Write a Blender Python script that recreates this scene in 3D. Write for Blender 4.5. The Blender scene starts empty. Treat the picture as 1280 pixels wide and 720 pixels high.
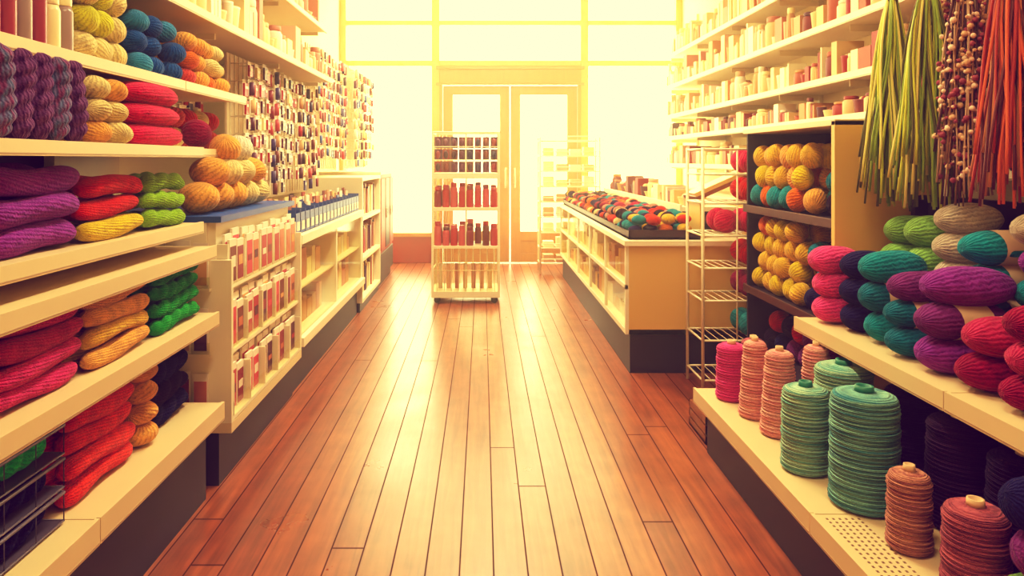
import bpy, math, random
from mathutils import Vector, Matrix
random.seed(7)
R=random.uniform
sc=bpy.context.scene
def lin(c):
    c/=255.0
    return c/12.92 if c<=0.04045 else ((c+0.055)/1.055)**2.4
def col(r,g,b): return (lin(r),lin(g),lin(b),1)
MC={}
def mat(name,rgb,rough=0.6,metal=0,spec=0.5,noise=0.0,emit=0,nscale=8,alpha=None):
    if name in MC: return MC[name]
    m=bpy.data.materials.new(name); m.use_nodes=True
    nt=m.node_tree; p=nt.nodes['Principled BSDF']
    c=col(*rgb)
    p.inputs['Base Color'].default_value=c
    p.inputs['Roughness'].default_value=rough
    p.inputs['Metallic'].default_value=metal
    p.inputs['Specular IOR Level'].default_value=spec
    if noise>0:
        tc=nt.nodes.new('ShaderNodeTexCoord'); n=nt.nodes.new('ShaderNodeTexNoise'); n.inputs['Scale'].default_value=nscale
        n.inputs['Detail'].default_value=4
        r=nt.nodes.new('ShaderNodeMix'); r.data_type='RGBA'
        r.inputs['A'].default_value=tuple(x*(1-noise) for x in c[:3])+(1,)
        r.inputs['B'].default_value=tuple(min(1,x*(1+noise*.6)) for x in c[:3])+(1,)
        nt.links.new(tc.outputs['Object'],n.inputs['Vector']); nt.links.new(n.outputs['Fac'],r.inputs['Factor'])
        nt.links.new(r.outputs['Result'],p.inputs['Base Color'])
    if emit>0:
        p.inputs['Emission Color'].default_value=c; p.inputs['Emission Strength'].default_value=emit
    MC[name]=m; return m
def sat(c,k=1.1):
    l=.3*c[0]+.55*c[1]+.15*c[2]
    return tuple(min(1,max(.004,l+(x-l)*k)) for x in c[:3])+(1,)
def yarn(name,rgb,rgb2=None,bump=1.0,wscale=7.0,lo=.62):
    name='yarn_'+name
    if name in MC: return MC[name]
    m=bpy.data.materials.new(name); m.use_nodes=True
    nt=m.node_tree; L=nt.links; p=nt.nodes['Principled BSDF']
    p.inputs['Roughness'].default_value=0.95; p.inputs['Specular IOR Level'].default_value=0.1
    c=sat(col(*rgb))
    p.inputs['Sheen Weight'].default_value=0.4; p.inputs['Sheen Roughness'].default_value=.45
    p.inputs['Sheen Tint'].default_value=tuple(.5*x+.5*max(c[:3]) for x in c[:3])+(1,)
    c2=tuple(x*0.75 for x in c[:3])+(1,) if rgb2 is None else sat(col(*rgb2))
    uv=nt.nodes.new('ShaderNodeUVMap'); mp=nt.nodes.new('ShaderNodeMapping')
    mp.inputs['Rotation'].default_value[2]=0.08
    w=nt.nodes.new('ShaderNodeTexWave'); w.wave_type='BANDS'; w.bands_direction='Y'
    w.inputs['Scale'].default_value=wscale; w.inputs['Distortion'].default_value=3.5; w.inputs['Detail'].default_value=3; w.inputs['Detail Scale'].default_value=2
    L.new(uv.outputs['UV'],mp.inputs['Vector']); L.new(mp.outputs['Vector'],w.inputs['Vector'])
    tc=nt.nodes.new('ShaderNodeTexCoord')
    n=nt.nodes.new('ShaderNodeTexNoise'); n.inputs['Scale'].default_value=30 if rgb2 is None else 9; n.inputs['Detail'].default_value=5
    if rgb2 is None: L.new(tc.outputs['Object'],n.inputs['Vector'])
    else:
        mp2=nt.nodes.new('ShaderNodeMapping'); mp2.inputs['Scale'].default_value=(.3,1.6,1)
        L.new(uv.outputs['UV'],mp2.inputs['Vector']); L.new(mp2.outputs['Vector'],n.inputs['Vector'])
    rp=nt.nodes.new('ShaderNodeMapRange'); rp.inputs['From Min'].default_value=.38; rp.inputs['From Max'].default_value=.62
    L.new(n.outputs['Fac'],rp.inputs['Value'])
    mx=nt.nodes.new('ShaderNodeMix'); mx.data_type='RGBA'
    mx.inputs['A'].default_value=c; mx.inputs['B'].default_value=c2
    L.new(rp.outputs['Result'],mx.inputs['Factor'])
    fz=nt.nodes.new('ShaderNodeTexNoise'); fz.inputs['Scale'].default_value=130; fz.inputs['Detail'].default_value=2; L.new(tc.outputs['Object'],fz.inputs['Vector'])
    ad=nt.nodes.new('ShaderNodeMath'); ad.operation='MULTIPLY_ADD'; ad.inputs[1].default_value=1.5
    L.new(fz.outputs['Fac'],ad.inputs[0]); L.new(w.outputs['Fac'],ad.inputs[2])
    mx2=nt.nodes.new('ShaderNodeMix'); mx2.data_type='RGBA'; mx2.blend_type='MULTIPLY'
    mr=nt.nodes.new('ShaderNodeMapRange'); mr.inputs['To Min'].default_value=lo; mr.inputs['To Max'].default_value=1.0; mr.inputs['From Min'].default_value=.5; mr.inputs['From Max'].default_value=1.3
    L.new(ad.outputs[0],mr.inputs['Value']); 
    mx2.inputs['Factor'].default_value=1
    L.new(mx.outputs['Result'],mx2.inputs['A']); L.new(mr.outputs['Result'],mx2.inputs['B'])
    L.new(mx2.outputs['Result'],p.inputs['Base Color'])
    b=nt.nodes.new('ShaderNodeBump'); b.inputs['Strength'].default_value=.7*bump; b.inputs['Distance'].default_value=.004
    L.new(ad.outputs[0],b.inputs['Height']); L.new(b.outputs['Normal'],p.inputs['Normal'])
    MC[name]=m; return m
def wood(name,rgb,rough=.5):
    if name in MC: return MC[name]
    m=bpy.data.materials.new(name); m.use_nodes=True
    nt=m.node_tree; L=nt.links; p=nt.nodes['Principled BSDF']; p.inputs['Roughness'].default_value=rough
    tc=nt.nodes.new('ShaderNodeTexCoord'); mp=nt.nodes.new('ShaderNodeMapping'); mp.inputs['Scale'].default_value=(12,12,1.2)
    n=nt.nodes.new('ShaderNodeTexNoise'); n.inputs['Scale'].default_value=3; n.inputs['Detail'].default_value=6
    mx=nt.nodes.new('ShaderNodeMix'); mx.data_type='RGBA'; c=col(*rgb)
    mx.inputs['A'].default_value=tuple(x*.72 for x in c[:3])+(1,); mx.inputs['B'].default_value=c
    L.new(tc.outputs['Object'],mp.inputs['Vector']); L.new(mp.outputs['Vector'],n.inputs['Vector']); L.new(n.outputs['Fac'],mx.inputs['Factor']); L.new(mx.outputs['Result'],p.inputs['Base Color'])
    MC[name]=m; return m
def glass(name,tint=(1,1,.9),refl=.12):
    if name in MC: return MC[name]
    m=bpy.data.materials.new(name); m.use_nodes=True
    nt=m.node_tree; nt.nodes.clear(); o=nt.nodes.new('ShaderNodeOutputMaterial')
    t=nt.nodes.new('ShaderNodeBsdfTransparent'); t.inputs[0].default_value=(*tint,1)
    g=nt.nodes.new('ShaderNodeBsdfGlossy'); g.inputs['Roughness'].default_value=.08
    mx=nt.nodes.new('ShaderNodeMixShader'); mx.inputs[0].default_value=refl
    nt.links.new(t.outputs[0],mx.inputs[1]); nt.links.new(g.outputs[0],mx.inputs[2]); nt.links.new(mx.outputs[0],o.inputs[0])
    MC[name]=m; return m

class B:
    def __init__(s): s.v=[];s.f=[];s.m=[];s.uv=[];s.sm=[];s.mats=[]
    def mi(s,m):
        if m not in s.mats: s.mats.append(m)
        return s.mats.index(m)
    def box(s,x0,x1,y0,y1,z0,z1,m,rz=0,c=None,M=None):
        i=len(s.v)
        P=[(x0,y0,z0),(x1,y0,z0),(x1,y1,z0),(x0,y1,z0),(x0,y0,z1),(x1,y0,z1),(x1,y1,z1),(x0,y1,z1)]
        if rz:
            cx,cy=(x0+x1)/2,(y0+y1)/2; ca,sa=math.cos(rz),math.sin(rz)
            P=[(cx+(x-cx)*ca-(y-cy)*sa,cy+(x-cx)*sa+(y-cy)*ca,z) for x,y,z in P]
        if M is not None: P=[tuple(M@Vector(p)) for p in P]
        s.v+=P; k=s.mi(m)
        for q in ((0,3,2,1),(4,5,6,7),(0,1,5,4),(1,2,6,5),(2,3,7,6),(3,0,4,7)):
            s.f.append(tuple(i+a for a in q)); s.m.append(k); s.sm.append(False); s.uv.append([(0,0),(1,0),(1,1),(0,1)])
    def grid(s,fn,nu,nv,m,cap=False,us=1,vs=1):
        i0=len(s.v); k=s.mi(m)
        for i in range(nu+1):
            for j in range(nv): s.v.append(tuple(fn(i/nu,j/nv)))
        for i in range(nu):
            for j in range(nv):
                a=i0+i*nv+j; b=i0+i*nv+(j+1)%nv; c=b+nv; d=a+nv
                s.f.append((a,b,c,d)); s.m.append(k); s.sm.append(True)
                s.uv.append([(i/nu*us,j/nv*vs),(i/nu*us,(j+1)/nv*vs),((i+1)/nu*us,(j+1)/nv*vs),((i+1)/nu*us,j/nv*vs)])
        if cap:
            for i,rev in ((0,True),(nu,False)):
                q=[i0+i*nv+j for j in range(nv)]
                if rev: q=q[::-1]
                s.f.append(tuple(q)); s.m.append(k); s.sm.append(False); s.uv.append([(0,0)]*nv)
    def lathe(s,c,prof,m,n=20,vs=None,cap=True):
        i0=len(s.v); k=s.mi(m); nu=len(prof)-1
        for r,z in prof:
            for j in range(n):
                a=2*math.pi*j/n; s.v.append((c[0]+r*math.cos(a),c[1]+r*math.sin(a),c[2]+z))
        for i in range(nu):
            for j in range(n):
                a=i0+i*n+j;b=i0+i*n+(j+1)%n
                s.f.append((a,b,b+n,a+n)); s.m.append(k); s.sm.append(True)
                u0,u1=j/n,(j+1)/n; v0,v1=prof[i][1]/.08,prof[i+1][1]/.08
                s.uv.append([(u0,v0),(u1,v0),(u1,v1),(u0,v1)])
        if cap:
            for i,rev in ((0,True),(nu,False)):
                q=[i0+i*n+j for j in range(n)]
                if rev:q=q[::-1]
                s.f.append(tuple(q)); s.m.append(k); s.sm.append(False); s.uv.append([(0,0)]*n)
    def cyl(s,p0,p1,r0,m,r1=None,n=10):
        p0=Vector(p0);p1=Vector(p1); d=(p1-p0); 
        if r1 is None:r1=r0
        q=d.to_track_quat('Z','Y'); L=d.length
        def fn(u,v):
            r=r0+(r1-r0)*u; a=2*math.pi*v
            return p0+q@Vector((r*math.cos(a),r*math.sin(a),L*u))
        s.grid(fn,1,n,m,cap=True)
    def tube(s,pts,r,m,n=6,rfn=None):
        pts=[Vector(p) for p in pts]; N=len(pts)-1
        fr=[]
        for i,p in enumerate(pts):
            t=(pts[min(i+1,N)]-pts[max(i-1,0)])
            t=t.normalized() if t.length>1e-6 else Vector((1,0,0))
            fr.append(t.to_track_quat('Z','Y'))
        def fn(u,v):
            i=round(u*N); rr=r*(rfn(u) if rfn else 1); a=2*math.pi*v
            return pts[i]+fr[i]@Vector((rr*math.cos(a),rr*math.sin(a),0))
        s.grid(fn,N,n,m,cap=True,us=N)
    def loop(s,x0,x1,y0,y1,z,r,m,n=5):
        for a,c in (((x0,y0),(x1,y0)),((x1,y0),(x1,y1)),((x1,y1),(x0,y1)),((x0,y1),(x0,y0))): s.cyl((*a,z),(*c,z),r,m,n=n)
    def ball(s,c,rx,m,ry=None,rz=None,nu=12,nv=18,rot=None,wob=.03):
        ry=ry or rx; rz=rz or rx; q=rot or Matrix.Rotation(R(0,6.28),3,Vector((R(-1,1),R(-1,1),R(-1,1)+.01)).normalized())
        c=Vector(c); ph=R(0,6)
        def fn(u,v):
            t=math.pi*min(max(u,.012),.988); a=2*math.pi*v
            w=1+wob*math.sin(3*a+ph+4*u)
            l=q@Vector((math.sin(t)*math.cos(a)*w,math.sin(t)*math.sin(a)*w,math.cos(t)))
            return c+Vector((l.x*rx,l.y*ry,l.z*rz))
        s.grid(fn,nu,nv,m,cap=True,us=1.5)
    def hank(s,c,L,r,m,ax='Y',tw=1.5,lob=.36,sq=.9,rz=0,nu=34,nv=20):
        c=Vector(c); ph=R(0,6); b1,b2=R(0,6),R(0,6)
        def fn(u,v):
            e=max(0.05,(1-abs(2*u-1)**6))**.42
            a=2*math.pi*v; th=a-ph-2*math.pi*tw*u
            rho=r*e*((1-lob)+lob*abs(math.cos(th))**.8)*(1+.06*math.sin(9*u+b1)+.03*math.sin(3*a+b2+5*u))
            t=(u-.5)*L; p=Vector((rho*math.cos(a),t,rho*math.sin(a)*sq))
            p.z+=.006*math.sin(5*u+b2)
            if ax=='X': p=Vector((p.y,-p.x,p.z))
            if ax=='Z': p=Vector((p.x,p.z,p.y))
            if rz: p=Matrix.Rotation(rz,3,'Z')@p
            return c+p
        s.grid(fn,nu,nv,m,us=L/.1,cap=True)
    def skein(s,c,L,ry,rz,m,rot=0,band=None):
        c=Vector(c); Mx=Matrix.Rotation(rot,3,'Z'); b1=R(0,6)
        def fn(u,v):
            t=2*u-1; e=max(.04,1-abs(t)**2.7)**.5; e*=1+.03*math.sin(7*u+b1)
            if band: e*=(1-.07*math.exp(-(t/.35)**2))
            a=2*math.pi*v
            return c+Mx@Vector((t*L/2,ry*e*math.cos(a)*(1+.03*math.sin(5*a+b1)),rz*e*math.sin(a)))
        s.grid(fn,22,20,m,us=1.2,cap=True)
        if band:
            def fb(u,v):
                a=2*math.pi*v
                return c+Mx@Vector(((u-.5)*L*.36,ry*.965*math.cos(a),rz*.965*math.sin(a)))
            s.grid(fb,1,20,band)
    def cone(s,c,r,h,m,core,taper=.12,flat=False):
        prof=[(r*.86,0.0),(r*.97,.006)]; n=int(h/.013)
        for i in range(n*4+1):
            t=i/(n*4); z=.01+t*(h-.03)
            prof.append((r*(1-taper*t)+.0026*math.sin(2*math.pi*i/4)+.0015*math.sin(i*.37),z))
        rt=r*(1-taper)
        prof+=[(rt*.93,h-.012),(rt*.7,h-.004),(rt*.35,h-.002)]
        s.lathe(c,prof,m,n=26)
        s.lathe(c,[(rt*.30,h-.004),(rt*.28,h+.014),(rt*.20,h+.014),(rt*.18,h-.003)],core,n=16)
    def jar(s,c,r,h,m,lid):
        s.lathe(c,[(r*.9,0),(r,.008),(r,h*.72),(r*.8,h*.82)],m,n=14)
        s.lathe((c[0],c[1],c[2]+h*.82),[(r*.82,0),(r*.85,.004),(r*.85,h*.16),(r*.75,h*.18)],lid,n=14)
    def done(s,name,bevel=0,parent=None):
        me=bpy.data.meshes.new(name)
        xs=[p[0] for p in s.v];ys=[p[1] for p in s.v];zs=[p[2] for p in s.v]
        o=Vector(((min(xs)+max(xs))/2,(min(ys)+max(ys))/2,min(zs)))
        me.from_pydata([(p[0]-o.x,p[1]-o.y,p[2]-o.z) for p in s.v],[],s.f)
        for m in s.mats: me.materials.append(m)
        me.polygons.foreach_set('material_index',s.m); me.polygons.foreach_set('use_smooth',s.sm)
        l=me.uv_layers.new(name='UVMap'); flat=[c for q in s.uv for t in q for c in t]
        l.data.foreach_set('uv',flat)
        me.update(); ob=bpy.data.objects.new(name,me); ob.location=o; sc.collection.objects.link(ob)
        if bevel:
            b=ob.modifiers.new('bevel','BEVEL'); b.width=bevel; b.segments=2; b.limit_method='ANGLE'; b.angle_limit=1.0
        return ob

# ---------------- materials
CREAM=mat('shelf_cream',(226,204,164),.45,noise=.06)
GROOVE=mat('shelf_groove',(176,150,116),.5)
WHITE=mat('white_paint',(242,230,204),.5)
WALL=mat('wall_plaster',(246,230,186),.8,noise=.05)
NAVY=mat('kick_navy_shade',(24,14,46),.5,noise=.2)  # dark kick colour with the navy shadow tone put in
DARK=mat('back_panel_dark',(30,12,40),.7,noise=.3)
WIRE=mat('white_wire',(240,230,200),.35,spec=.6)
CHROME=mat('chrome',(200,190,170),.25,metal=1)
DWIRE=mat('dark_wire',(90,84,106),.4,metal=.3)
FRAMEW=wood('door_wood',(196,138,72),.45)
REDP=mat('bulkhead_red',(150,8,26),.5,noise=.1)
BAND=mat('paper_label',(225,196,165),.7,noise=.05,nscale=40)
CARD=mat('white_card',(242,230,214),.6)
CREAMP=mat('counter_panel',(228,190,112),.5,noise=.04,nscale=3)
GL=glass('clear_glass'); GLW=glass('window_glass',(1,1,.97),.05)
BLUE=mat('bin_blue',(30,84,170),.45); 
BROWN=wood('brown_wood',(150,90,50))
Y={k:yarn(k,*v) for k,v in dict(
 purple=((142,62,170),),violet=((122,80,135),(80,44,96)),red=((208,38,34),),scarlet=((238,66,36),),yellow=((232,202,40),),lime=((142,190,34),),
 magenta=((208,60,122),),rose=((190,60,104),),peach=((244,180,100),),gold=((236,190,80),),green=((28,160,66),),navy=((30,30,84),),
 cream=((242,222,164),),hotred=((214,48,92),),yelgreen=((226,222,80),),teal=((44,150,170),),sky=((64,145,200),),orange=((238,122,52),),
 pink=((240,86,156),),pinkc=((242,90,170),(222,70,140)),pinkpeach=((252,196,186),(244,152,158)),dteal=((30,115,140),),aqua=((190,228,200),(90,166,164)),sage=((145,198,110),),
 maroon=((146,34,74),),plum=((122,56,132),),brown=((215,160,140),(165,105,100)),dark=((40,24,54),),grey=((215,205,190),),
 blue=((34,86,160),),white=((240,232,214),),mix=((214,84,76),),hmix=((100,115,160),(125,70,115)),brightgreen=((60,215,90),),
 dteal2=((146,204,190),(62,134,150)),rose2=((186,104,116),(125,64,84)),plum2=((56,34,64),(44,24,54))).items()}

# ---------------- room
def simple(name,x0,x1,y0,y1,z0,z1,m,bev=0):
    b=B(); b.box(x0,x1,y0,y1,z0,z1,m); return b.done(name,bev)
XL,XR,YN,YF,ZC=-1.8,2.52,-2.0,9.1,3.6
# floor
fm=bpy.data.materials.new('wood_plank_floor'); fm.use_nodes=True
nt=fm.node_tree; L=nt.links; p=nt.nodes['Principled BSDF']
def M_(op,a,b=None,c=None):
    n=nt.nodes.new('ShaderNodeMath'); n.operation=op
    for i,v in enumerate((a,b,c)):
        if v is None: continue
        if isinstance(v,(int,float)): n.inputs[i].default_value=v
        else: L.new(v,n.inputs[i])
    return n.outputs[0]
tc=nt.nodes.new('ShaderNodeTexCoord'); sp=nt.nodes.new('ShaderNodeSeparateXYZ'); L.new(tc.outputs['Object'],sp.inputs[0])
xx=M_('DIVIDE',sp.outputs['X'],.108); row=M_('FLOOR',xx); fx=M_('FRACT',xx)
wn=nt.nodes.new('ShaderNodeTexWhiteNoise'); wn.noise_dimensions='1D'; L.new(row,wn.inputs['W'])
yy=M_('DIVIDE',M_('ADD',sp.outputs['Y'],M_('MULTIPLY',wn.outputs['Value'],9.0)),7.0); bid=M_('FLOOR',yy); fy=M_('FRACT',yy)
wn2=nt.nodes.new('ShaderNodeTexWhiteNoise'); wn2.noise_dimensions='2D'; cx=nt.nodes.new('ShaderNodeCombineXYZ'); L.new(row,cx.inputs[0]); L.new(bid,cx.inputs[1]); L.new(cx.outputs[0],wn2.inputs['Vector'])
def mrange(v,a,b_,c,d):
    n=nt.nodes.new('ShaderNodeMapRange'); n.inputs['From Min'].default_value=a;n.inputs['From Max'].default_value=b_;n.inputs['To Min'].default_value=c;n.inputs['To Max'].default_value=d; L.new(v,n.inputs['Value']); return n.outputs['Result']
gx=mrange(M_('ABSOLUTE',M_('SUBTRACT',fx,.5)),.462,.49,0,.9); gy=mrange(M_('ABSOLUTE',M_('SUBTRACT',fy,.5)),.4990,.4997,0,.8)
gap=M_('MAXIMUM',gx,gy)
c1=nt.nodes.new('ShaderNodeMix'); c1.data_type='RGBA'; c1.inputs['A'].default_value=col(134,66,44); c1.inputs['B'].default_value=col(164,92,58); L.new(wn2.outputs['Value'],c1.inputs['Factor'])
mp2=nt.nodes.new('ShaderNodeMapping'); mp2.inputs['Scale'].default_value=(22,1.3,1); L.new(tc.outputs['Object'],mp2.inputs['Vector'])
n=nt.nodes.new('ShaderNodeTexNoise'); n.inputs['Scale'].default_value=2; n.inputs['Detail'].default_value=7; n.inputs['Distortion'].default_value=.4; L.new(mp2.outputs['Vector'],n.inputs['Vector'])
g1=mrange(n.outputs['Fac'],.3,.7,.62,1.15)
n3=nt.nodes.new('ShaderNodeTexNoise'); n3.inputs['Scale'].default_value=9; n3.inputs['Detail'].default_value=8; L.new(tc.outputs['Object'],n3.inputs['Vector'])
g2=M_('MULTIPLY',g1,mrange(n3.outputs['Fac'],.3,.7,.78,1.14))
mx=nt.nodes.new('ShaderNodeMix'); mx.data_type='RGBA'; mx.blend_type='MULTIPLY'; mx.inputs['Factor'].default_value=1
L.new(c1.outputs['Result'],mx.inputs['A']); L.new(g2,mx.inputs['B'])
mg=nt.nodes.new('ShaderNodeMix'); mg.data_type='RGBA'; L.new(gap,mg.inputs['Factor']); L.new(mx.outputs['Result'],mg.inputs['A']); mg.inputs['B'].default_value=col(40,10,18)
L.new(mg.outputs['Result'],p.inputs['Base Color'])
n2=nt.nodes.new('ShaderNodeTexNoise'); n2.inputs['Scale'].default_value=3.5; n2.inputs['Detail'].default_value=6; L.new(tc.outputs['Object'],n2.inputs['Vector'])
ro=mrange(n2.outputs['Fac'],0,1,.22,.40)
L.new(M_('MAXIMUM',ro,M_('MULTIPLY',gap,.8)),p.inputs['Roughness'])
L.new(M_('MULTIPLY',M_('SUBTRACT',1.0,gap),.75),p.inputs['Specular IOR Level'])
simple('floor',XL-.1,XR+.1,YN-.1,YF+.1,-.1,0,fm)
simple('ceiling',XL-.1,XR+.1,YN-.1,YF+.1,ZC,ZC+.1,WALL)
simple('wall_left',XL-.1,XL,YN,YF+.1,0,ZC,WALL)
simple('wall_right',XR,XR+.1,YN,YF+.1,0,ZC,WALL)
simple('wall_near',XL-.1,XR+.1,YN-.1,YN,0,ZC,WALL)
# shopfront
b=B()
b.box(XL,-.62,YF,YF+.1,0,.33,REDP); b.box(XL,-.62,YF-.03,YF+.1,.33,.38,FRAMEW)
b.done('wall_far_left',.004)
b=B()
b.box(1.32,XR,YF,YF+.1,0,.33,REDP); b.box(1.32,XR,YF-.03,YF+.1,.33,.38,FRAMEW)
b.done('wall_far_right',.004)
LF=mat('light_frame',(214,168,84),.5)
b=B()
for x,w in ((XL+.04,.08),(-.62+.03,.1),(1.32-.03,.1),(XR-.04,.08)):
    b.box(x-w/2,x+w/2,YF-.04,YF+.08,0 if abs(x)<1.4 and x>-1.7 else .38,ZC,LF)
for z,h in ((2.52,.07),(3.03,.06),(ZC-.04,.08)):
    b.box(XL,XR,YF-.035,YF+.075,z-h/2,z+h/2,LF)
b.done('trim_1',.006)
k=0
for (x0,x1,z0,z1) in ((XL+.08,-.66,.38,2.48),(1.36,XR-.08,.38,2.48),(XL+.08,-.66,2.56,3.0),(-.54,1.24,2.56,3.0),(1.36,XR-.08,2.56,3.0),(XL+.08,-.66,3.06,3.52),(-.54,1.24,3.06,3.52),(1.36,XR-.08,3.06,3.52)):
    k+=1; simple('window_%d'%k,x0,x1,YF+.02,YF+.026,z0,z1,GLW)
# door frame + 2 leaves
b=B()
b.box(-.54,-.50,YF-.06,YF+.06,0,2.26,FRAMEW); b.box(1.20,1.24,YF-.06,YF+.06,0,2.26,FRAMEW); b.box(-.54,1.24,YF-.06,YF+.06,2.26,2.48,FRAMEW)
b.box(-.58,1.28,YF-.075,YF-.06,2.44,2.48,FRAMEW);b.box(-.58,1.28,YF-.075,YF-.06,2.24,2.27,FRAMEW)
b.done('trim_2',.005)
for i,(x0,x1) in enumerate(((-.495,.345),(.355,1.195))):
    b=B(); s_=.125
    b.box(x0,x0+s_,YF-.03,YF+.02,.01,2.235,FRAMEW); b.box(x1-s_,x1,YF-.03,YF+.02,.01,2.235,FRAMEW)
    b.box(x0+s_,x1-s_,YF-.03,YF+.02,2.12,2.235,FRAMEW); b.box(x0+s_,x1-s_,YF-.03,YF+.02,.01,.12,FRAMEW); b.box(x0+s_,x1-s_,YF-.03,YF+.02,.28,.40,FRAMEW)
    b.box(x0+s_,x1-s_,YF-.015,YF+.005,.12,.28,FRAMEW); b.box(x0+s_,x1-s_,YF-.008,YF-.002,.40,2.12,GLW)
    hx=x1-.05 if i==0 else x0+.05
    b.cyl((hx,YF-.08,.95),(hx,YF-.08,1.2),.012,CHROME); b.cyl((hx,YF-.08,.98),(hx,YF-.03,.98),.008,CHROME); b.cyl((hx,YF-.08,1.17),(hx,YF-.03,1.17),.008,CHROME)
    b.done('door_%d'%(i+1),.003)

# ---------------- LEFT shelving unit A
def lip_shelf(b,xf,xb,y0,y1,z,th=.04,m=CREAM):
    s=1 if xf>xb else -1
    a,c=sorted((xf,xb)); b.box(a,c,y0,y1,z-.02,z,m)
    e=xf+ s*.012; a,c=sorted((xf,e)); b.box(a,c,y0,y1,z-th,z+.004,m)
    e2=e+s*.0012; a,c=sorted((e,e2)); b.box(a,c,y0+.004,y1-.004,z-th+.004,z-th+.008,GROOVE)
b=B()
YA0,YA1=.8,2.76
b.box(-1.68,-1.06,YA0,YA1,0,.30,NAVY)
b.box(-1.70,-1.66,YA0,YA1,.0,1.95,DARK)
lip_shelf(b,-1.0,-1.66,YA0,1.86,.37,.065); lip_shelf(b,-1.0,-1.66,1.864,YA1,.37,.065)
lip_shelf(b,-1.02,-1.66,YA0,YA1,.715,.05)
lip_shelf(b,-1.03,-1.66,YA0,YA1,.97,.045)
lip_shelf(b,-1.08,-1.66,YA0,YA1,1.06,.04)
lip_shelf(b,-1.08,-1.66,YA0,YA1,1.345,.035)
lip_shelf(b,-1.15,-1.66,YA0,YA1,1.60,.035)
for y in (1.85,2.74): b.box(-1.66,-1.62,y-.015,y+.015,0,1.95,WIRE)
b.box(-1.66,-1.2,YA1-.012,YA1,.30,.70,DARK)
b.done('shelving_unit',.002)
b=B()
b.box(-1.795,-1.75,YA1+.005,3.47,1.1,1.88,CREAM)
lip_shelf(b,-1.15,-1.75,YA1+.005,3.47,1.60,.035)
lip_shelf(b,-1.2,-1.75,YA1+.005,3.47,1.345,.03)
b.done('mounted_shelf',.002)

def hstack(name,y0,y1,xf,z0,cols,h,tw=1.5,lob=.34,rows=2,inv=1):
    b=B(); L_=y1-y0; r=h*.54
    for k,c in enumerate(cols):
        for q in range(rows):
            x=xf-inv*(r*1.15+q*r*2.1+R(-.008,.008))
            b.hank((x,(y0+y1)/2+R(-.008,.008),z0+h*.5+k*h*.97+.003),L_*R(.95,.99),r,Y[c],tw=tw*R(.9,1.1),lob=lob,sq=.93)
    b.done(name)
N_='yarn_hank_stack'
# shelf 4 (z 1.06)
hstack(N_,1.2,1.62,-1.12,1.06,['plum','purple','purple'],.068,tw=.4,lob=.14)
hstack(N_,1.63,2.03,-1.11,1.06,['purple','purple','purple'],.076,tw=.4,lob=.12)
hstack(N_,2.03,2.41,-1.11,1.06,['yellow','red','red'],.064,tw=.5,lob=.16)
hstack(N_,2.41,2.75,-1.11,1.06,['lime','lime','lime'],.064,tw=1.6,lob=.28)
# shelf 2
hstack(N_,1.2,1.56,-1.06,.715,['rose','magenta','magenta'],.066,tw=.4,lob=.14)
hstack(N_,1.56,1.95,-1.06,.715,['magenta','magenta','rose','magenta'],.0575,tw=.4,lob=.14)
hstack(N_,1.95,2.34,-1.06,.715,['peach','gold','peach','peach'],.0565,tw=.6,lob=.2)
hstack(N_,2.35,2.74,-1.06,.715,['green','green','green','green'],.0555,tw=2.4,lob=.36)
# bottom
hstack(N_,1.88,2.27,-1.07,.37,['scarlet']*5,.064,tw=.5,lob=.16)
b=B()
for k in range(4): b.ball((-1.13,2.35,.37+.038+k*.068),.066,Y['peach'],ry=.065,rz=.039)
for k in range(4): b.ball((-1.28,2.35,.37+.038+k*.068),.066,Y['gold'],ry=.065,rz=.039)
b.done('yarn_ball_stack')
hstack(N_,2.43,2.74,-1.09,.37,['navy','dark','navy','dark'],.074,tw=1.5)
# wire baskets
b=B()
for t in range(3):
    z0=.375+t*.086
    x0,x1,y0,y1=-1.55,-1.07,1.15,1.84
    for z,rr in ((z0+.004,.003),(z0+.076,.005)): b.loop(x0,x1,y0,y1,z,rr,DWIRE)
    for i in range(7):
        y=y0+(y1-y0)*i/6
        for x in (x0,x1): b.cyl((x,y,z0+.003),(x,y,z0+.076),.0016,DWIRE,n=4)
    for i in range(7):
        x=x0+(x1-x0)*i/6
        for y in (y0,y1): b.cyl((x,y,z0+.003),(x,y,z0+.076),.0016,DWIRE,n=4)
    b.box(x0+.005,x1-.005,y0+.005,y1-.005,z0+.001,z0+.005,DWIRE)
    for i in range(2):
        for j in range(3):
            c='brightgreen' if (t==2 and j==0) else random.choice(['navy','dark','navy'])
            b.hank((x1-.050-j*.12,1.33+i*.33,z0+.050),.31,.043,Y[c],tw=2.5)
b.done('wire_basket')
# shelf 5 goods
b=B()
for i in range(11):
    y=1.22+i*.078
    for q in range(2):
        b.hank((-1.14-q*.09,y,1.345+.118),.225,.039,Y['violet' if i%3 else 'hmix'],ax='Z',tw=3,lob=.25,sq=1)
b.done('hanging_yarn_twists')
b=B()
for k in range(3):
    for i in range(2):
        for q in range(2): b.ball((-1.155-q*.13+R(-.01,.01),2.13+i*.105,1.345+.037+k*.066),.058,Y['cream' if (i+k)%3 else 'peach'],ry=.052,rz=.038)
b.done('yarn_ball_stack')
b=B()
for k in range(3):
    for q in range(2): b.skein((-1.165-q*.15,2.50+R(-.01,.01),1.345+.040+k*.070),.44-.03*k,.07,.042,Y['hotred'],rot=math.pi/2)
b.done('yarn_skein_stack')
b=B()
for k in range(2):
    for i in range(5): b.ball((-1.30,2.86+i*.13,1.345+.047+k*.085),.062,Y[random.choice(['mix','peach','red','cream'])],rz=.048,ry=.06)
b.done('yarn_ball_stack')
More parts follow.
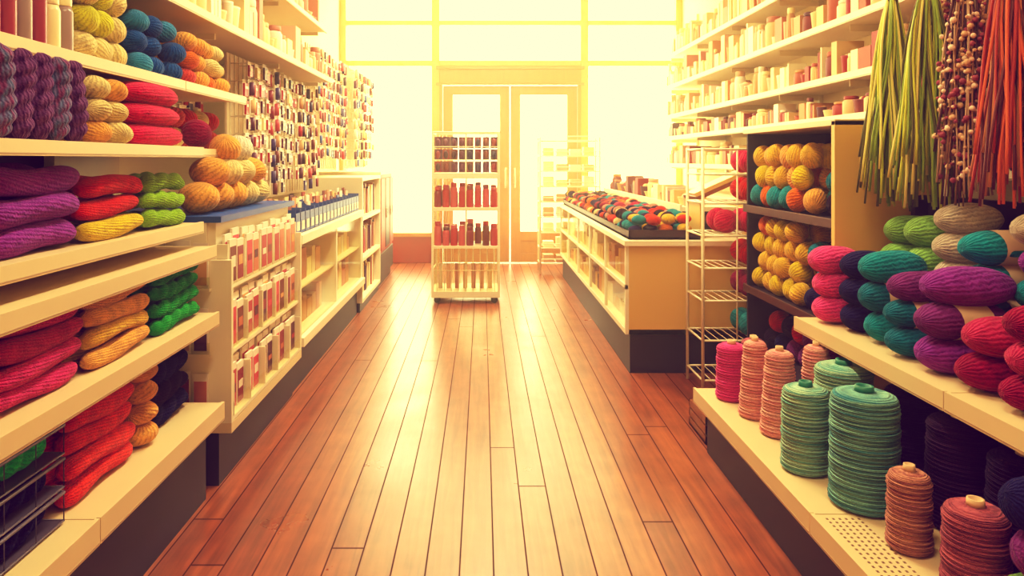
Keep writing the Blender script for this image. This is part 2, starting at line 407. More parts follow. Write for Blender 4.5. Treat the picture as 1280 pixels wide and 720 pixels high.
# shelf 6 goods z=1.6
def pile(name,y0,y1,xf,z0,layers,cols,r,rz,rows=2,step=None,inv=1,pyr=False,jit=.006):
    b=B(); n=max(1,int((y1-y0)/(2*r)))
    for k in range(layers):
        m=n-(k%2 if pyr else 0); off=(y1-y0)/n*.5 if (pyr and k%2) else 0
        for i in range(m):
            for q in range(rows):
                y=y0+off+(i+.5)*(y1-y0)/n+R(-jit,jit)
                b.ball((xf-inv*(r+q*2*r)+R(-jit,jit)*1.5,y,z0+rz+k*rz*(1.72 if pyr else 1.82)+R(0,jit*.5)),r*R(.93,1.0),Y[random.choice(cols)],ry=r*.99,rz=rz)
    return b.done(name)
pile('yarn_ball_pile',2.17,2.50,-1.19,1.60,3,['yelgreen','cream','yelgreen','cream'],.055,.048,jit=.012)
pile('yarn_ball_pile',2.52,2.90,-1.19,1.60,3,['teal','sky','blue','sky'],.055,.043,jit=.012)
pile('yarn_ball_pile',2.92,3.42,-1.19,1.60,3,['orange','mix','cream','peach'],.055,.040,jit=.012)
JC=[mat('jar_rose',(150,60,80),.3),mat('jar_plum',(90,40,70),.3),mat('jar_cream',(240,225,180),.3),mat('jar_grey',(150,130,130),.3),mat('jar_brown',(130,70,50),.4)]
b=B()
for i in range(15):
    for q in range(3): b.jar((-1.22-q*.1,1.2+i*.064,1.60),.026,R(.13,.24),random.choice(JC),random.choice(JC))
b.done('thread_spool_row')
# shelf 7 upper
b=B(); 
lip_shelf(b,-1.2,-1.78,1.2,5.75,1.94,.035)
lip_shelf(b,-1.25,-1.78,1.2,5.75,2.34,.03)
for y in (1.3,2.4,3.5,4.6,5.7):
    b.box(-1.797,-1.76,y-.015,y+.015,1.96,2.9,WIRE); 
    for z in (1.915,2.315):
        b.box(-1.77,-1.3,y-.006,y+.006,z-.03,z,WIRE)
b.done('mounted_shelf',.002)
PAL=[mat('pale_box_%d'%i,c,.6) for i,c in enumerate([(245,232,190),(238,215,160),(225,190,140),(240,225,205),(200,150,110),(230,180,150),(190,120,100)])]
MID=[mat('mid_box_%d'%i,c,.6) for i,c in enumerate([(170,80,60),(120,50,56),(200,134,84),(90,50,66),(220,185,130),(150,40,46)])]
def clutter(name,y0,y1,xa,xb,z,hmin,hmax,ms,w=(.05,.12)):
    b=B(); y=y0
    while y<y1-.05:
        ww=R(*w); ww=min(ww,y1-y); h=R(hmin,hmax); t=random.random(); m=random.choice(ms); a,c=sorted((xa,xb)); d=min(c-a,R(.12,.24))
        fx=xa; bx=xa+(d if xb>xa else -d); p0,p1=sorted((fx,bx))
        if t<.22: b.box(p0,p1,y+.004,y+ww-.004,z,z+h,m)
        elif t<.66:
            r=min(ww/2-.003,.06); b.jar(((fx+(r if xb>xa else -r)),y+ww/2,z),r,h,m,random.choice(ms))
        elif t<.87:
            r=ww/2-.003; cx=fx+(r if xb>xa else -r); b.lathe((cx,y+ww/2,z),[(r*.7,0),(r*.8,.01),(r*.95,h*.5),(r,h*.55),(r*.93,h*.55),(r*.75,.02)],m,n=16)
            for j in range(5): b.ball((cx+R(-.4,.4)*r,y+ww/2+R(-.4,.4)*r,z+h*.52),r*.36,random.choice(ms),nu=6,nv=8)
        else:
            for j in range(3): b.box(p0,p1,y+.004+j*ww/3.1,y+(j+.9)*ww/3.1,z,z+h*R(.8,1),random.choice(ms))
        y+=ww
    return b.done(name)
clutter('craft_supply_boxes',1.25,5.7,-1.24,-1.7,1.94,.12,.27,PAL,(.06,.14))
clutter('craft_supply_boxes',1.25,5.7,-1.29,-1.7,2.34,.12,.3,PAL,(.08,.2))

# ---------------- pattern display (B)
PK=[mat('packet_%d'%i,c,.5) for i,c in enumerate([(180,60,70),(140,45,60),(205,120,90),(120,60,50),(215,75,95),(90,40,60),(225,170,110)])]
b=B(); y0,y1=2.87,3.98
b.box(-1.62,-1.05,y0,y1,0,.21,NAVY)
b.box(-1.62,-1.0,y0,y1,.21,.25,CREAM)
b.box(-1.62,-1.0,y0,y0+.02,.25,.90,WHITE)
b.box(-1.62,-1.0,y1-.02,y1,.25,.90,WHITE)
b.box(-1.62,-1.10,y0,y0+.02,.90,1.05,WHITE); b.box(-1.62,-1.10,y1-.02,y1,.90,1.05,WHITE)
b.box(-1.62,-1.04,y0-.005,y1+.005,1.05,1.075,BLUE)
b.box(-1.62,-1.07,y0+.02,y1-.02,.25,1.05,WHITE)
nc=5
for rr in range(3):
    z0=.27+rr*.26; xf=-1.0-.012*rr
    b.box(-1.07,xf,y0+.02,y1-.02,z0-.015,z0,WHITE)
    b.box(xf-.006,xf,y0+.02,y1-.02,z0,z0+.055,GL)
    for c in range(nc+1):
        yy=y0+.03+(y1-y0-.06)*c/nc
        b.box(-1.07,xf,yy-.005,yy+.005,z0,z0+.17,WHITE)
    for c in range(nc):
        ya=y0+.05+(y1-y0-.06)*c/nc; yb=ya+(y1-y0-.06)/nc-.04
        ym=(ya+yb)/2
        for (p0,p1) in ((ya,ym-.004),(ym+.004,yb)):
            for q in range(2):
                hh=.225-q*.03-R(0,.02)
                b.box(-1.055+q*.02,-1.045+q*.02,p0,p1,z0+.003,z0+hh,CARD)
                b.box(-1.0452+q*.02,-1.0435+q*.02,p0+.006,p1-.006,z0+.012,z0+hh-.03,random.choice(PK))
                b.box(-1.0437+q*.02,-1.0425+q*.02,p0+.016,p1-.016,z0+.07,z0+R(.09,.12),random.choice([CARD]+PK))
# packets also face down the aisle on the near end panel
for rr in range(3):
    z0=.27+rr*.26
    for c in range(3):
        xa=-1.56+c*.17
        b.box(xa-.01,xa+.14,y0-.022,y0,z0-.012,z0,WHITE); b.box(xa-.01,xa+.14,y0-.022,y0-.018,z0,z0+.045,GL)
        b.box(xa,xa+.06,y0-.012,y0-.006,z0+.001,z0+.19,CARD); b.box(xa+.005,xa+.055,y0-.0135,y0-.012,z0+.012,z0+.16,random.choice(PK))
        b.box(xa+.07,xa+.13,y0-.012,y0-.006,z0+.001,z0+.18,CARD); b.box(xa+.075,xa+.125,y0-.0135,y0-.012,z0+.012,z0+.15,random.choice(PK))
b.done('pattern_display_rack')
# cream yarns on top
b=B()
for k,(n_,y_) in enumerate(((5,3.0),(4,3.12),(2,3.3))):
    for i in range(n_):
        r_=.085 if k<2 else .07
        b.ball((-1.18,y_+i*.175,1.077+.066+k*.105),r_,Y[random.choice(['cream','cream','peach','white'])],rz=.066,ry=.084)
b.done('yarn_ball_pile')
b=B(); b.ball((-1.14,2.90-.03+.0,1.345+.06),.058,Y['maroon']); b.done('yarn_ball')

# ---------------- left counter C
b=B(); y0,y1=4.0,6.08
b.box(-1.62,-1.06,y0,y1,0,.26,NAVY)
b.box(-1.64,-.99,y0,y1,.26,.31,WHITE)
b.box(-1.64,-1.0,y0,y1,.83,.88,WHITE)
for y in (y0,y0+1.03,y1-.03): b.box(-1.6,-1.02,y,y+.03,.31,.83,WHITE)
b.box(-1.62,-1.6,y0,y1,.31,.83,CREAM); b.box(-1.6,-1.04,y0+.03,y1-.03,.56,.57,WHITE)
b.box(-1.028,-1.022,y0+.03,y1-.03,.31,.83,GL)
for z in (.31,.57):
    y=y0+.06
    while y<y1-.16:
        w=R(.06,.13)
        if abs(y+w/2-(y0+1.045))>.1: b.box(-1.3,-1.1,y,y+w,z,z+R(.1,.2),random.choice(PAL))
        y+=w+.015
b.done('display_counter')
b=B()
for i in range(18):
    y=y0+.01+i*.114; x0,x1=-1.30,-1.04
    for (a,c,d,e,h) in ((x0,x1,y,y+.004,.14),(x0,x1,y+.1,y+.104,.14),(x0,x0+.004,y,y+.104,.14),(x1-.004,x1,y,y+.104,.12)):
        b.box(a,c,d,e,.88,.88+h,BLUE)
    b.box(x0,x1,y,y+.104,.88,.884,BLUE)
    b.box(x1,x1+.003,y+.02,y+.085,.90,.95,CARD)
    for j in range(6): b.box(-1.27+j*.035,-1.262+j*.035,y+.012,y+.09,.886,.886+R(.11,.19),random.choice(PAL+MID+[CARD,CARD,BLUE]))
b.done('storage_bin_row')
# hanging notions display
HC=[mat('notion_%d'%i,c,.4) for i,c in enumerate([(130,16,50),(84,14,70),(34,24,84),(180,26,50),(56,44,116),(200,76,90),(60,16,50),(110,36,40)])]
def cards(name,x,y0,y1,z0,z1,dy=.074,dz=.1,face=1,m0=CREAM,pale=0.15,hc=None):
    b=B(); hc=hc or HC
    b.box(x-.012,x,y0,y1,z0-.05,z1,m0)
    y=y0+dy*.6; 
    while y<y1-dy*.4:
        z=z1-.03-R(0,.03); colm=random.choice(hc); kind=random.random()
        b.box(x,x+.006,y-.004,y+.004,z0-.03,z1,WIRE)
        while z-dz>z0-.04:
            b.cyl((x,y,z),(x+face*.12,y,z),.0022,WIRE,n=4)
            xx=x+.10+R(-.02,.01); h_=R(.075,.095); w_=R(.022,.032)
            if random.random()>.04:
                if random.random()<.3: colm=random.choice(hc)
                mm=random.choice(PAL[1:5]+[BLUE]) if random.random()<pale else colm
                b.box(xx,xx+.002,y-w_,y+w_,z-h_,z+.008,CARD)
                if kind<.5: b.box(xx+.002,xx+.014,y-w_+.004,y+w_-.004,z-h_+.004,z-.014,mm); b.box(xx+.014,xx+.0155,y-w_+.01,y+w_-.01,z-.045,z-.03,CARD)
                elif kind<.75: 
                    for dd in (-.014,0,.014): b.cyl((xx+.01,y+dd,z-h_+.006),(xx+.01,y+dd,z-.012),.0065,mm,n=6)
                else: b.cyl((xx+.015,y,z-.085),(xx+.015,y,z-.01),.015,mm,n=8)
            z-=dz
        y+=dy
    return b.done(name)
cards('hanging_notions_display',-1.42,4.0,5.75,1.10,1.90)
cards('hanging_notions_display',-1.62,3.5,3.98,1.45,1.90)
cards('hanging_notions_display',-1.42,5.80,7.0,1.25,2.25,pale=.3)
cards('hanging_notions_display',-1.36,7.05,8.3,1.25,2.25,pale=.5)
# bookcase D
b=B(); y0,y1=6.12,7.2
b.box(-1.62,-1.04,y0,y1,0,.08,NAVY)
b.box(-1.64,-1.02,y0,y0+.03,.08,1.15,WHITE); b.box(-1.64,-1.02,y1-.03,y1,.08,1.15,WHITE); b.box(-1.64,-1.60,y0,y1,.08,1.15,WHITE)
for z in (.08,.43,.78,1.12): b.box(-1.64,-1.02,y0+.03,y1-.03,z,z+.03,WHITE)
for z in (.11,.46,.81):
    y=y0+.04
    while y<y1-.09:
        w=R(.02,.05); b.box(-1.3,-1.07+R(-.02,.01),y,y+w,z,z+R(.2,.28),random.choice(PAL+MID+HC)); y+=w+.002
b.done('bookcase')
b=B(); y0,y1=7.24,8.3
b.box(-1.62,-1.06,y0,y1,0,.1,NAVY); b.box(-1.64,-1.03,y0,y1,.1,.34,NAVY); b.box(-1.64,-1.04,y0,y1,.34,1.15,REDP); b.box(-1.645,-1.02,y0,y1,1.15,1.18,WHITE)
for i in range(3):
    b.box(-1.035,-1.02,y0+.03+i*.345,y0+.33+i*.345,.38,1.11,NAVY if i==1 else REDP); b.cyl((-1.005,y0+.3+i*.345,.7),(-1.005,y0+.3+i*.345,.8),.006,CHROME)
b.done('storage_cabinet',.003)

# ---------------- center glass rack
b=B(); x0,x1,y0,y1=-.46,.16,6.5,6.95
for x in (x0+.05,x1-.05):
    for y in (y0+.05,y1-.05):
        b.cyl((x,y-.008,.03),(x,y+.008,.03),.03,mat('caster_rubber',(30,25,30),.5),n=14); b.cyl((x,y,.03),(x,y,.075),.008,CHROME)
b.box(x0,x1,y0,y1,.055,.11,WHITE)
for x in (x0+.01,x1-.01):
    for y in (y0+.01,y1-.01): b.box(x-.01,x+.01,y-.01,y+.01,.11,1.55,WHITE)
b.loop(x0+.01,x1-.01,y0+.01,y1-.01,1.55,.010,WIRE)
xm=(x0+x1)/2
b.box(xm-.005,xm+.005,y0+.01,y0+.02,.11,1.54,WHITE); b.box(xm-.005,xm+.005,y1-.02,y1-.01,.11,1.54,WHITE)
for z,h in ((.50,.02),(.84,.03),(1.13,.05)): b.box(x0+.02,x1-.02,y0,y1-.01,z,z+h,WHITE)
b.box(x0+.02,x1-.02,y0+.004,y0+.008,.11,.50,GL)
for x in (x0+.002,x1-.006): b.box(x,x+.004,y0+.02,y1-.02,.11,1.54,GL)
for z in (.3,1.3,1.42):
    b.loop(x0+.01,x1-.01,y0+.01,y1-.01,z,.004,WIRE)
for i in range(9):
    x=x0+.05+i*.065
    b.cyl((x,y1-.02,.11),(x,y1-.02,1.54),.0028,WIRE,n=4); b.cyl((x,y0+.012,.11),(x,y0+.012,.5),.0028,WIRE,n=4)
for i in range(7):
    x=x0+.07+i*.077
    b.cyl((x,y0+.2,.11),(x,y0+.2,.34),.02,random.choice(PAL),n=8)
for z,hh,ms in ((.52,.24,[0,3,3,7,5]),(.87,.23,[0,3,3,5]),(1.18,.33,[0,1,1,2,7,6])):
    for i in range(8):
        x=x0+.055+i*.073
        if abs(x-xm)<.012: x+=.012
        for yy in (y0+.07,y0+.25):
            if z>1.1:
                for k in range(3):
                    b.box(x-.031,x+.031,yy,yy+.003,z+.006+k*.112,z+.108+k*.112,HC[random.choice(ms)])
                    b.ball((x,yy-.008,z+.055+k*.112),.022,HC[random.choice(ms)],ry=.01,rz=.038,nu=6,nv=8)
            elif random.random()>.12:
                b.jar((x,yy,z),.033,hh*R(.7,1),HC[random.choice(ms)],HC[random.choice(ms)])
b.done('glass_display_stand')
# white wire rack
b=B(); x0,x1,y0,y1=.66,1.34,8.2,8.5
for x in (x0,x1):
    for y in (y0,y1): b.cyl((x,y,0),(x,y,1.56),.012,WIRE)
for k in range(9):
    z=.12+k*.175
    b.loop(x0,x1,y0,y1,z,.009,WIRE); b.cyl((x0,y0,z+.05),(x1,y0,z+.05),.006,WIRE,n=5)
    for i in range(1,14):
        x=x0+(x1-x0)*i/14; b.cyl((x,y0,z),(x,y1,z),.003,WIRE,n=4)
    if k<8:
        for i in range(4): b.box(x0+.04+i*.155,x0+.16+i*.155,y0+.04,y0+.2,z+.006,z+R(.07,.12),random.choice(PAL[:6]))
b.done('wire_magazine_rack')

# ---------------- right counter E
b=B(); x0,x1,y0,y1=.87,1.75,4.37,8.05
b.box(x0+.03,x1,y0+.02,y1,0,.24,NAVY)
b.box(x0+.02,x1,y0,y0+.04,.24,.78,CREAMP); b.box(x0+.02,x1,y1-.04,y1,.24,.78,CREAMP)
b.box(x0,x1,y0,y1,.24,.27,WHITE); b.box(x0-.01,x1,y0-.02,y1+.01,.78,.81,WHITE)
b.box(x1-.02,x1,y0,y1,.27,.78,CREAMP)
b.box(x0+.35,x0+.37,y0+.04,y1-.04,.27,.78,CREAM)
b.box(x0+.02,x0+.35,y0+.04,y1-.04,.52,.535,WHITE)
b.box(x0,x0+.015,y0,y1,.515,.54,WHITE)
for i in range(6):
    y=y0+(y1-y0-.03)*i/5; b.box(x0,x0+.02,y,y+.03,.27,.78,WHITE)
b.box(x0+.006,x0+.010,y0+.03,y1-.03,.27,.78,GL)
for z in (.27,.535):
    y=y0+.08
    while y<y1-.16:
        w=R(.06,.14); b.box(x0+.06,x0+.3,y,y+w,z,z+R(.08,.19),random.choice(PAL+MID[2:5])); y+=w+.02
b.done('display_counter')
# tray of goods
b=B()
TD=mat('tray_dark',(50,25,40),.5)
tx0,tx1=.90,1.34
b.box(tx0,tx1,4.42,8.0,.811,.825,NAVY); b.box(tx0,tx0+.01,4.42,8.0,.811,.86,TD)
for i in range(9): b.box(tx0,tx1,4.42+i*.446,4.43+i*.446,.811,.87,TD)
cl=['orange','red','mix','maroon','gold','dark','teal','scarlet','hotred','cream','brown','dark','navy']
for i in range(8):
    base=random.sample(cl,6)
    for a in range(5):
        for c in range(4):
            for k in range(2):
                b.ball((tx0+.055+c*.1+k*.015+R(-.01,.01),4.50+i*.446+a*.082+R(-.01,.01),.862+k*.058+R(0,.02)),.046,Y[random.choice(base)],rz=R(.026,.042),nu=8,nv=12,ry=R(.03,.045))
b.done('yarn_ball_tray')
b=B()
b.box(1.36,1.74,4.9,8.0,.95,.98,WHITE); b.box(1.345,1.36,4.9,8.0,.945,.995,WHITE)
for y in (4.9,6.4,7.97): b.box(1.37,1.74,y,y+.03,.811,.95,DARK)
b.box(1.72,1.74,4.9,8.0,.811,.95,DARK)
b.done('counter_riser_shelf')
clutter('craft_basket_row',4.95,7.95,1.39,1.72,.981,.08,.17,PAL+MID,(.09,.2))
b=B()
M=Matrix.Translation((1.55,4.62,.811))
b.box(-.19,-.16,-.12,.12,0,.25,CREAMP,M=M); b.box(.16,.19,-.12,.12,0,.40,CREAMP,M=M)
M2=M@Matrix.Translation((0,0,.33))@Matrix.Rotation(-.42,4,'Y')
b.box(-.23,.23,-.15,.15,0,.025,BROWN,M=M2); b.box(-.23,.23,-.15,-.135,.025,.05,CREAMP,M=M2); b.box(-.21,.21,-.13,.13,.025,.035,CREAM,M=M2)
b.done('slanted_book_stand',.002)

# white wire spinner with red yarns G
b=B(); x0,x1,y0,y1=1.22,1.60,3.98,4.28
for x in (x0,x1):
    for y in (y0,y1): b.cyl((x,y,0),(x,y,1.37),.009,WIRE)
zz=[.08,.30,.52,.70,.88,1.06,1.22,1.36]
for z in zz:
    b.loop(x0,x1,y0,y1,z,.0065,WIRE)
    for i in range(1,8):
        x=x0+(x1-x0)*i/8; b.cyl((x,y0,z),(x,y1,z),.003,WIRE,n=4)
b.cyl((.5*(x0+x1),y0,.08),(.5*(x0+x1),y0,1.36),.005,WIRE,n=6)
b.done('wire_yarn_rack')
b=B()
for z,c,n in ((.70,'red',1),(.88,'hotred',2),(1.06,'red',1),(1.22,'hotred',1),(.30,'teal',1),(.52,'maroon',1)):
    for i in range(n):
        b.ball((x1-.085-i*.14,y0+.08,z+.074),.068,Y[c],rz=.068); b.ball((x1-.085-i*.14,y0+.22,z+.074),.066,Y[c],rz=.068)
b.done('yarn_ball_pile')

# unit F
b=B(); y0,y1=2.93,3.92
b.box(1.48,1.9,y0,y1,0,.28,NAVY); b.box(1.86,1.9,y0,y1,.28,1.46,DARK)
b.box(1.42,1.9,y0-.03,y0,.28,1.46,CREAMP)
b.box(1.42,1.90,y0-.03,y1,1.44,1.465,CREAM)
DWE=mat('dark_wood_edge',(70,30,30),.5)
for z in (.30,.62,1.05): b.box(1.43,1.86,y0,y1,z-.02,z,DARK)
for z in (.62,1.05): b.box(1.42,1.43,y0,y1,z-.03,z+.01,DWE)
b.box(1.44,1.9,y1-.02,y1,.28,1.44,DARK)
b.done('yarn_cubby_shelf',.002)
pile('yarn_ball_pile',2.96,3.27,1.44,.62,3,['blue','dteal','sky','navy','teal'],.062,.058,inv=-1,pyr=True,jit=.01)
pile('yarn_ball_pile',3.28,3.89,1.44,.62,4,['gold','yellow','yellow','orange','gold'],.054,.054,inv=-1,pyr=True,jit=.012)
pile('yarn_ball_pile',2.96,3.2,1.5,1.05,2,['teal','dark','dteal','dark'],.058,.055,inv=-1)
pile('yarn_ball_pile',3.21,3.89,1.44,1.05,3,['gold','yellow','peach','yellow','teal','orange','gold'],.052,.060,inv=-1,pyr=True,jit=.012)
pile('yarn_ball_pile',2.96,3.88,1.5,.30,2,['maroon','red','plum','navy','dark'],.062,.058,inv=-1,pyr=True)

# ---------------- right near unit R
b=B(); y0=.75; yl=3.2; yu=2.86
b.box(1.0,1.41,y0,yl,0,.22,NAVY); b.box(1.41,1.75,y0,2.88,0,.22,NAVY)
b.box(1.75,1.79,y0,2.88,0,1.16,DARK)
lip_shelf(b,.95,1.41,y0,2.06,.285,.06); lip_shelf(b,.95,1.41,2.064,yl-.0,.285,.06); b.box(1.41,1.75,y0,2.88,.265,.285,CREAM)
lip_shelf(b,1.25,1.75,y0,1.93,.675,.05); lip_shelf(b,1.25,1.75,1.934,yu,.675,.05)
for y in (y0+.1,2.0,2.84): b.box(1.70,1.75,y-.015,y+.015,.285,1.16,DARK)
for y in (1.0,2.0,2.8): b.box(1.35,1.75,y-.004,y+.004,.59,.655,DARK)
PERF=mat('perforation',(120,90,70),.7)
for i in range(60):
    for j in range(6): b.box(.972+j*.018,.978+j*.018,.85+i*.02,.859+i*.02,.2852,.2856,PERF)
b.done('shelving_unit')
CORE=mat('cardboard_core',(225,190,150),.7); TG=mat('teal_core',(20,130,110),.5)
for (x,y,r,h,c,t,core) in (
 (1.06,3.06,.064,.235,'pinkc',.06,CORE),(1.16,3.08,.055,.25,'rose2',.1,CORE),(1.08,2.85,.062,.30,'pinkpeach',.30,CORE),(1.10,2.665,.068,.31,'pinkpeach',.28,CORE),
 (1.235,2.66,.06,.33,'pinkpeach',.25,CORE),(1.25,2.49,.095,.31,'aqua',.04,TG),(1.06,2.36,.075,.275,'aqua',.04,TG),(1.125,2.12,.095,.335,'dteal2',.04,TG),
 (1.35,2.27,.08,.30,'dark',.1,CORE),(1.115,1.88,.053,.205,'brown',.05,CORE),(1.33,2.0,.09,.30,'plum2',.1,CORE),(1.165,1.70,.070,.20,'rose2',.05,CORE),(1.34,1.77,.09,.29,'dark',.1,CORE),
 (1.36,2.80,.06,.3,'maroon',.15,CORE)):
    b=B(); b.cone((x,y,.2865),r,h,Y[c],core,t); b.done('yarn_cone')
b=B()
for (x,y,z,c) in ((1.18,1.54,.35,'sage'),(1.20,1.53,.455,'plum'),(1.19,1.55,.555,'navy'),(1.33,1.52,.35,'purple'),(1.33,1.53,.455,'green'),(1.19,1.41,.35,'blue'),(1.2,1.4,.455,'maroon')):
    b.ball((x,y,z),.066,Y[c],ry=.064,rz=.058)
b.done('yarn_ball_pile')
def sstack(x,y,L_,cols,h=.094,ry=.068,rot=0,band=True,z=.6785):
    b=B()
    for k,c in enumerate(cols):
        b.skein((x+R(-.01,.01),y+R(-.006,.006),z+h*.52+k*h*.95),L_*R(.96,1.05),ry,h*.55,Y[c],rot=rot+R(-.15,.15),band=BAND if (band and random.random()<.45) else None)
    b.done('yarn_skein_stack')
sstack(1.365,2.77,.19,['pink']*3,band=False,h=.098)
sstack(1.40,2.62,.19,['navy']*3,h=.098)
sstack(1.41,2.46,.22,['teal','dteal','teal'],.105)
sstack(1.40,2.29,.22,['dteal','dteal','plum'],.09)
sstack(1.41,2.11,.26,['purple','plum','purple'],.104,.078)
sstack(1.42,1.93,.25,['maroon','rose'],.10,.074)
sstack(1.40,1.77,.24,['maroon','rose','maroon'],.09)
sstack(1.40,1.61,.24,['plum','rose','gold'],.09); sstack(1.40,1.46,.24,['teal','navy'],.09)
sstack(1.63,2.73,.22,['pink','sage','sage','sage'],.105,.07,band=False)
sstack(1.63,2.57,.22,['navy','grey','sage','sage'],.108,.07,band=False)
sstack(1.63,2.41,.22,['navy','grey','grey','grey','grey'],.098,band=False)
sstack(1.62,2.22,.26,['teal','dteal','teal','teal'],.104,.08)
sstack(1.63,2.04,.22,['plum','plum','teal','purple','grey'],.098)
sstack(1.63,1.88,.22,['purple','purple','plum','teal','grey'],.098)
sstack(1.63,1.70,.22,['maroon','plum','maroon','purple'],.1)

# hanging rail & strands
b=B()
for y in (1.2,2.0,2.8):
    b.box(1.80,1.83,y-.015,y+.015,0,2.05,WIRE); b.cyl((1.81,y,2.0),(1.5,y,2.0),.008,WIRE)
b.cyl((1.55,1.15,2.0),(1.55,2.88,2.0),.01,CHROME); b.cyl((1.72,1.15,2.0),(1.72,2.88,2.0),.01,CHROME)
b.done('hanging_rail')
def strands(name,x,y,ztop,length,n,spread,ms,r=.004,flower=None,nf=7):
    b=B()
    b.tube([(x,y,ztop-.012),(x,y,ztop-.06)],.006,CHROME,n=5)
    b.cyl((x,y,ztop-.05),(x,y,ztop-.10),.02,random.choice(ms),n=10)
    for i in range(n):
        a=R(0,6.28); s=spread*math.sqrt(R(0,1)); l=length*R(.75,1); bx=R(-.015,.015)
        pts=[]
        for k in range(8):
            t=k/7; pts.append((x+math.cos(a)*s*(t**.8)+.01*math.cos(a)+bx*math.sin(5*t),y+math.sin(a)*s*(t**.8)+bx*math.sin(4*t+a),ztop-.07-l*t))
        m=random.choice(ms)
        b.tube(pts,r*R(.8,1.3),m,n=5)
        if flower:
            for q in range(nf):
                t=R(.1,1); k=min(6,int(t*7)); P=pts[k]
                b.ball((P[0]+R(-.015,.015),P[1]+R(-.015,.015),P[2]+R(-.04,.04)),R(.005,.011),random.choice(flower),nu=5,nv=6)
    b.done(name)
LG=[mat('ribbon_lime',(205,210,56),.6),mat('ribbon_green',(140,168,50),.6),mat('ribbon_cream',(235,225,130),.6),mat('ribbon_dark',(95,95,36),.6)]
OR=[mat('cord_orange',(225,106,60),.6),mat('cord_rust',(175,60,54),.6),mat('cord_tan',(215,145,100),.6),mat('cord_brown',(110,50,50),.6)]
DF=[mat('dried_stem',(150,110,80),.8),mat('dried_tan',(200,170,140),.8),mat('dried_dark',(90,55,60),.8)]
FL=[mat('dried_bloom',(240,215,195),.8),mat('dried_bloom_tan',(215,175,140),.8),mat('dried_bloom_red',(150,66,90),.8)]
strands('hanging_ribbon_bunch',1.55,2.72,2.0,.82,80,.12,LG,.0045)
strands('hanging_ribbon_bunch',1.55,2.50,2.0,.80,80,.12,LG,.0045)
strands('dried_flower_bunch',1.55,2.30,2.0,.78,70,.09,DF,.003,FL,16)
strands('hanging_cord_bunch',1.55,2.10,2.0,.77,80,.11,OR,.0045)
strands('hanging_cord_bunch',1.55,1.90,2.0,.74,70,.10,OR,.0045)
strands('dried_flower_bunch',1.72,2.65,2.0,.72,55,.09,DF,.003,FL,14)
strands('hanging_cord_bunch',1.72,2.40,2.0,.70,55,.08,DF+OR,.004)
strands('dried_flower_bunch',1.72,2.2,2.0,.7,55,.08,DF,.003,FL,14)
strands('hanging_ribbon_bunch',1.72,2.02,2.0,.7,60,.09,OR,.004)
strands('dried_flower_bunch',1.55,1.70,2.0,.7,45,.08,DF,.003,FL)

# right wall shelves
b=B()
for z,xf,ya in ((1.26,2.08,1.2),(1.56,2.1,1.2),(1.80,2.1,1.2),(2.13,2.1,1.2),(2.5,2.15,1.2)):
    lip_shelf(b,xf,XR-.005,ya,8.4,z,.04,WHITE)
for i in range(8):
    y=1.25+i*1.02; b.box(XR-.03,XR-.003,y-.015,y+.015,1.05,3.0,WIRE)
    for z in (1.24,1.54,1.78,2.11,2.48): b.box(2.2,XR-.03,y-.005,y+.005,z-.04,z,WIRE)
b.done('mounted_shelf',.002)
for z,h0,h1 in ((1.26,.1,.22),(1.56,.07,.16),(1.80,.1,.25),(2.13,.12,.28),(2.5,.15,.3)):
    clutter('craft_supply_boxes',1.25,5.0,2.13 if z<2.4 else 2.18,2.5,z,h0,h1,MID+MID+PAL[:3] if z<2 else PAL+MID,(.05,.14))
    clutter('craft_supply_boxes',5.0,8.35,2.13 if z<2.4 else 2.18,2.5,z,h0,h1,PAL+MID[2:3] if z>1.7 else PAL+MID,(.05,.14))
# low wall cabinet right
b=B(); b.box(2.1,2.5,4.2,8.4,0,.1,NAVY); b.box(2.08,2.515,4.2,8.4,.1,.95,CREAMP); b.box(2.06,2.515,4.19,8.41,.95,.98,WHITE)
for i in range(7):
    b.box(2.065,2.08,4.23+i*.597,4.79+i*.597,.13,.92,CREAM); b.cyl((2.05,4.74+i*.597,.5),(2.05,4.74+i*.597,.62),.006,CHROME)
b.done('storage_cabinet',.003)
# small crate on floor
b=B(); x0,x1,y0,y1=1.02,1.2,3.28,3.55
for z in (.0,.045,.09):
    b.box(x0,x1,y0,y0+.012,z,z+.035,BROWN); b.box(x0,x1,y1-.012,y1,z,z+.035,BROWN); b.box(x0,x0+.012,y0,y1,z,z+.035,BROWN); b.box(x1-.012,x1,y0,y1,z,z+.035,BROWN)
b.box(x0,x1,y0,y1,0,.01,BROWN)
for i in range(3): b.cyl((x0+.05+i*.04,y0+.03,.03+i*.03),(x0+.05+i*.04,y1-.04,.05+i*.03),.016,MID[i],n=10)
b.done('wooden_crate')

# ---------------- haze volume added to imitate bloom from the windows
hm=bpy.data.materials.new('glow_haze'); hm.use_nodes=True
nt=hm.node_tree; nt.nodes.clear(); o=nt.nodes.new('ShaderNodeOutputMaterial'); vs=nt.nodes.new('ShaderNodeVolumeScatter')
vs.inputs['Density'].default_value=.026; vs.inputs['Anisotropy'].default_value=.6; vs.inputs['Color'].default_value=(1,.86,.62,1)
nt.links.new(vs.outputs[0],o.inputs['Volume'])
simple('glow_haze_volume',XL+.001,XR-.001,1.6,YF-.1,.001,ZC-.12,hm)

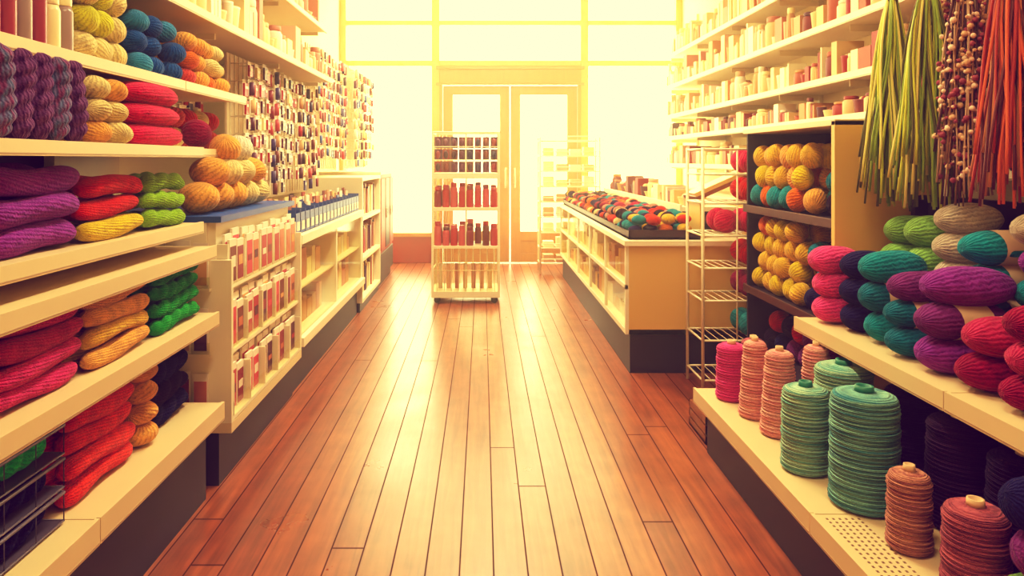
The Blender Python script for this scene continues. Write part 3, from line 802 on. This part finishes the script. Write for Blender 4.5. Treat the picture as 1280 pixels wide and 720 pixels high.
# ---------------- lights
EM=mat('fill_panel_glow',(255,240,200),.5,emit=6)
for (x,y) in ((.1,1.0),(.1,3.6),(.1,6.2)):  # unseen ceiling fixtures, added as fill light for the interior
    b=B(); b.box(x-.2,x+.2,y-.62,y+.62,ZC-.09,ZC-.005,WHITE); b.box(x-.16,x+.16,y-.58,y+.58,ZC-.10,ZC-.09,EM)
    o=b.done('fill_ceiling_light')
    l=bpy.data.lights.new('fill_lamp','AREA'); l.shape='RECTANGLE'; l.size=.3; l.size_y=1.15; l.energy={1.0:40,3.6:80,6.2:110}[y]; l.color=(1,.80,.60)
    lo=bpy.data.objects.new('fill_lamp',l); lo.location=(x,y,ZC-.13); sc.collection.objects.link(lo); lo.parent=o; lo.matrix_parent_inverse=Matrix.Translation(o.location).inverted()
l=bpy.data.lights.new('window_portal','AREA'); l.shape='RECTANGLE'; l.size=4.3; l.size_y=3.3; l.cycles.is_portal=True
lo=bpy.data.objects.new('window_portal',l); lo.location=((XL+XR)/2,YF+.12,1.95); lo.rotation_euler=(-math.pi/2,0,0); sc.collection.objects.link(lo)
w=bpy.data.worlds.new('World'); sc.world=w; w.use_nodes=True
bg=w.node_tree.nodes['Background']; bg.inputs[0].default_value=(1,.82,.54,1); bg.inputs[1].default_value=14.5
# camera
cam=bpy.data.cameras.new('camera'); cam.sensor_width=36; cam.lens=25.3; cam.shift_y=-.125; cam.shift_x=.029; cam.clip_start=.05
co=bpy.data.objects.new('camera',cam); co.location=(0,0,1.3); co.rotation_euler=(math.pi/2,0,0); sc.collection.objects.link(co); sc.camera=co
vw=sc.view_settings
vw.view_transform='Standard'; vw.look='None'; vw.exposure=0
try:
    vw.use_curve_mapping=True; cm=vw.curve_mapping
    cm.extend='HORIZONTAL'
    def setc(c,pts):
        c.points[0].location=pts[0]; c.points[1].location=pts[-1]
        for q in pts[1:-1]: c.points.new(*q)
    setc(cm.curves[3],[(0,0),(.08,.066),(.25,.245),(.6,.66),(1,1)])
    setc(cm.curves[0],[(0,.012),(.3,.33),(1,1)])
    setc(cm.curves[2],[(0,.022),(.3,.225),(1,.62)])
    cm.update()
except Exception as e: print('curve',e)
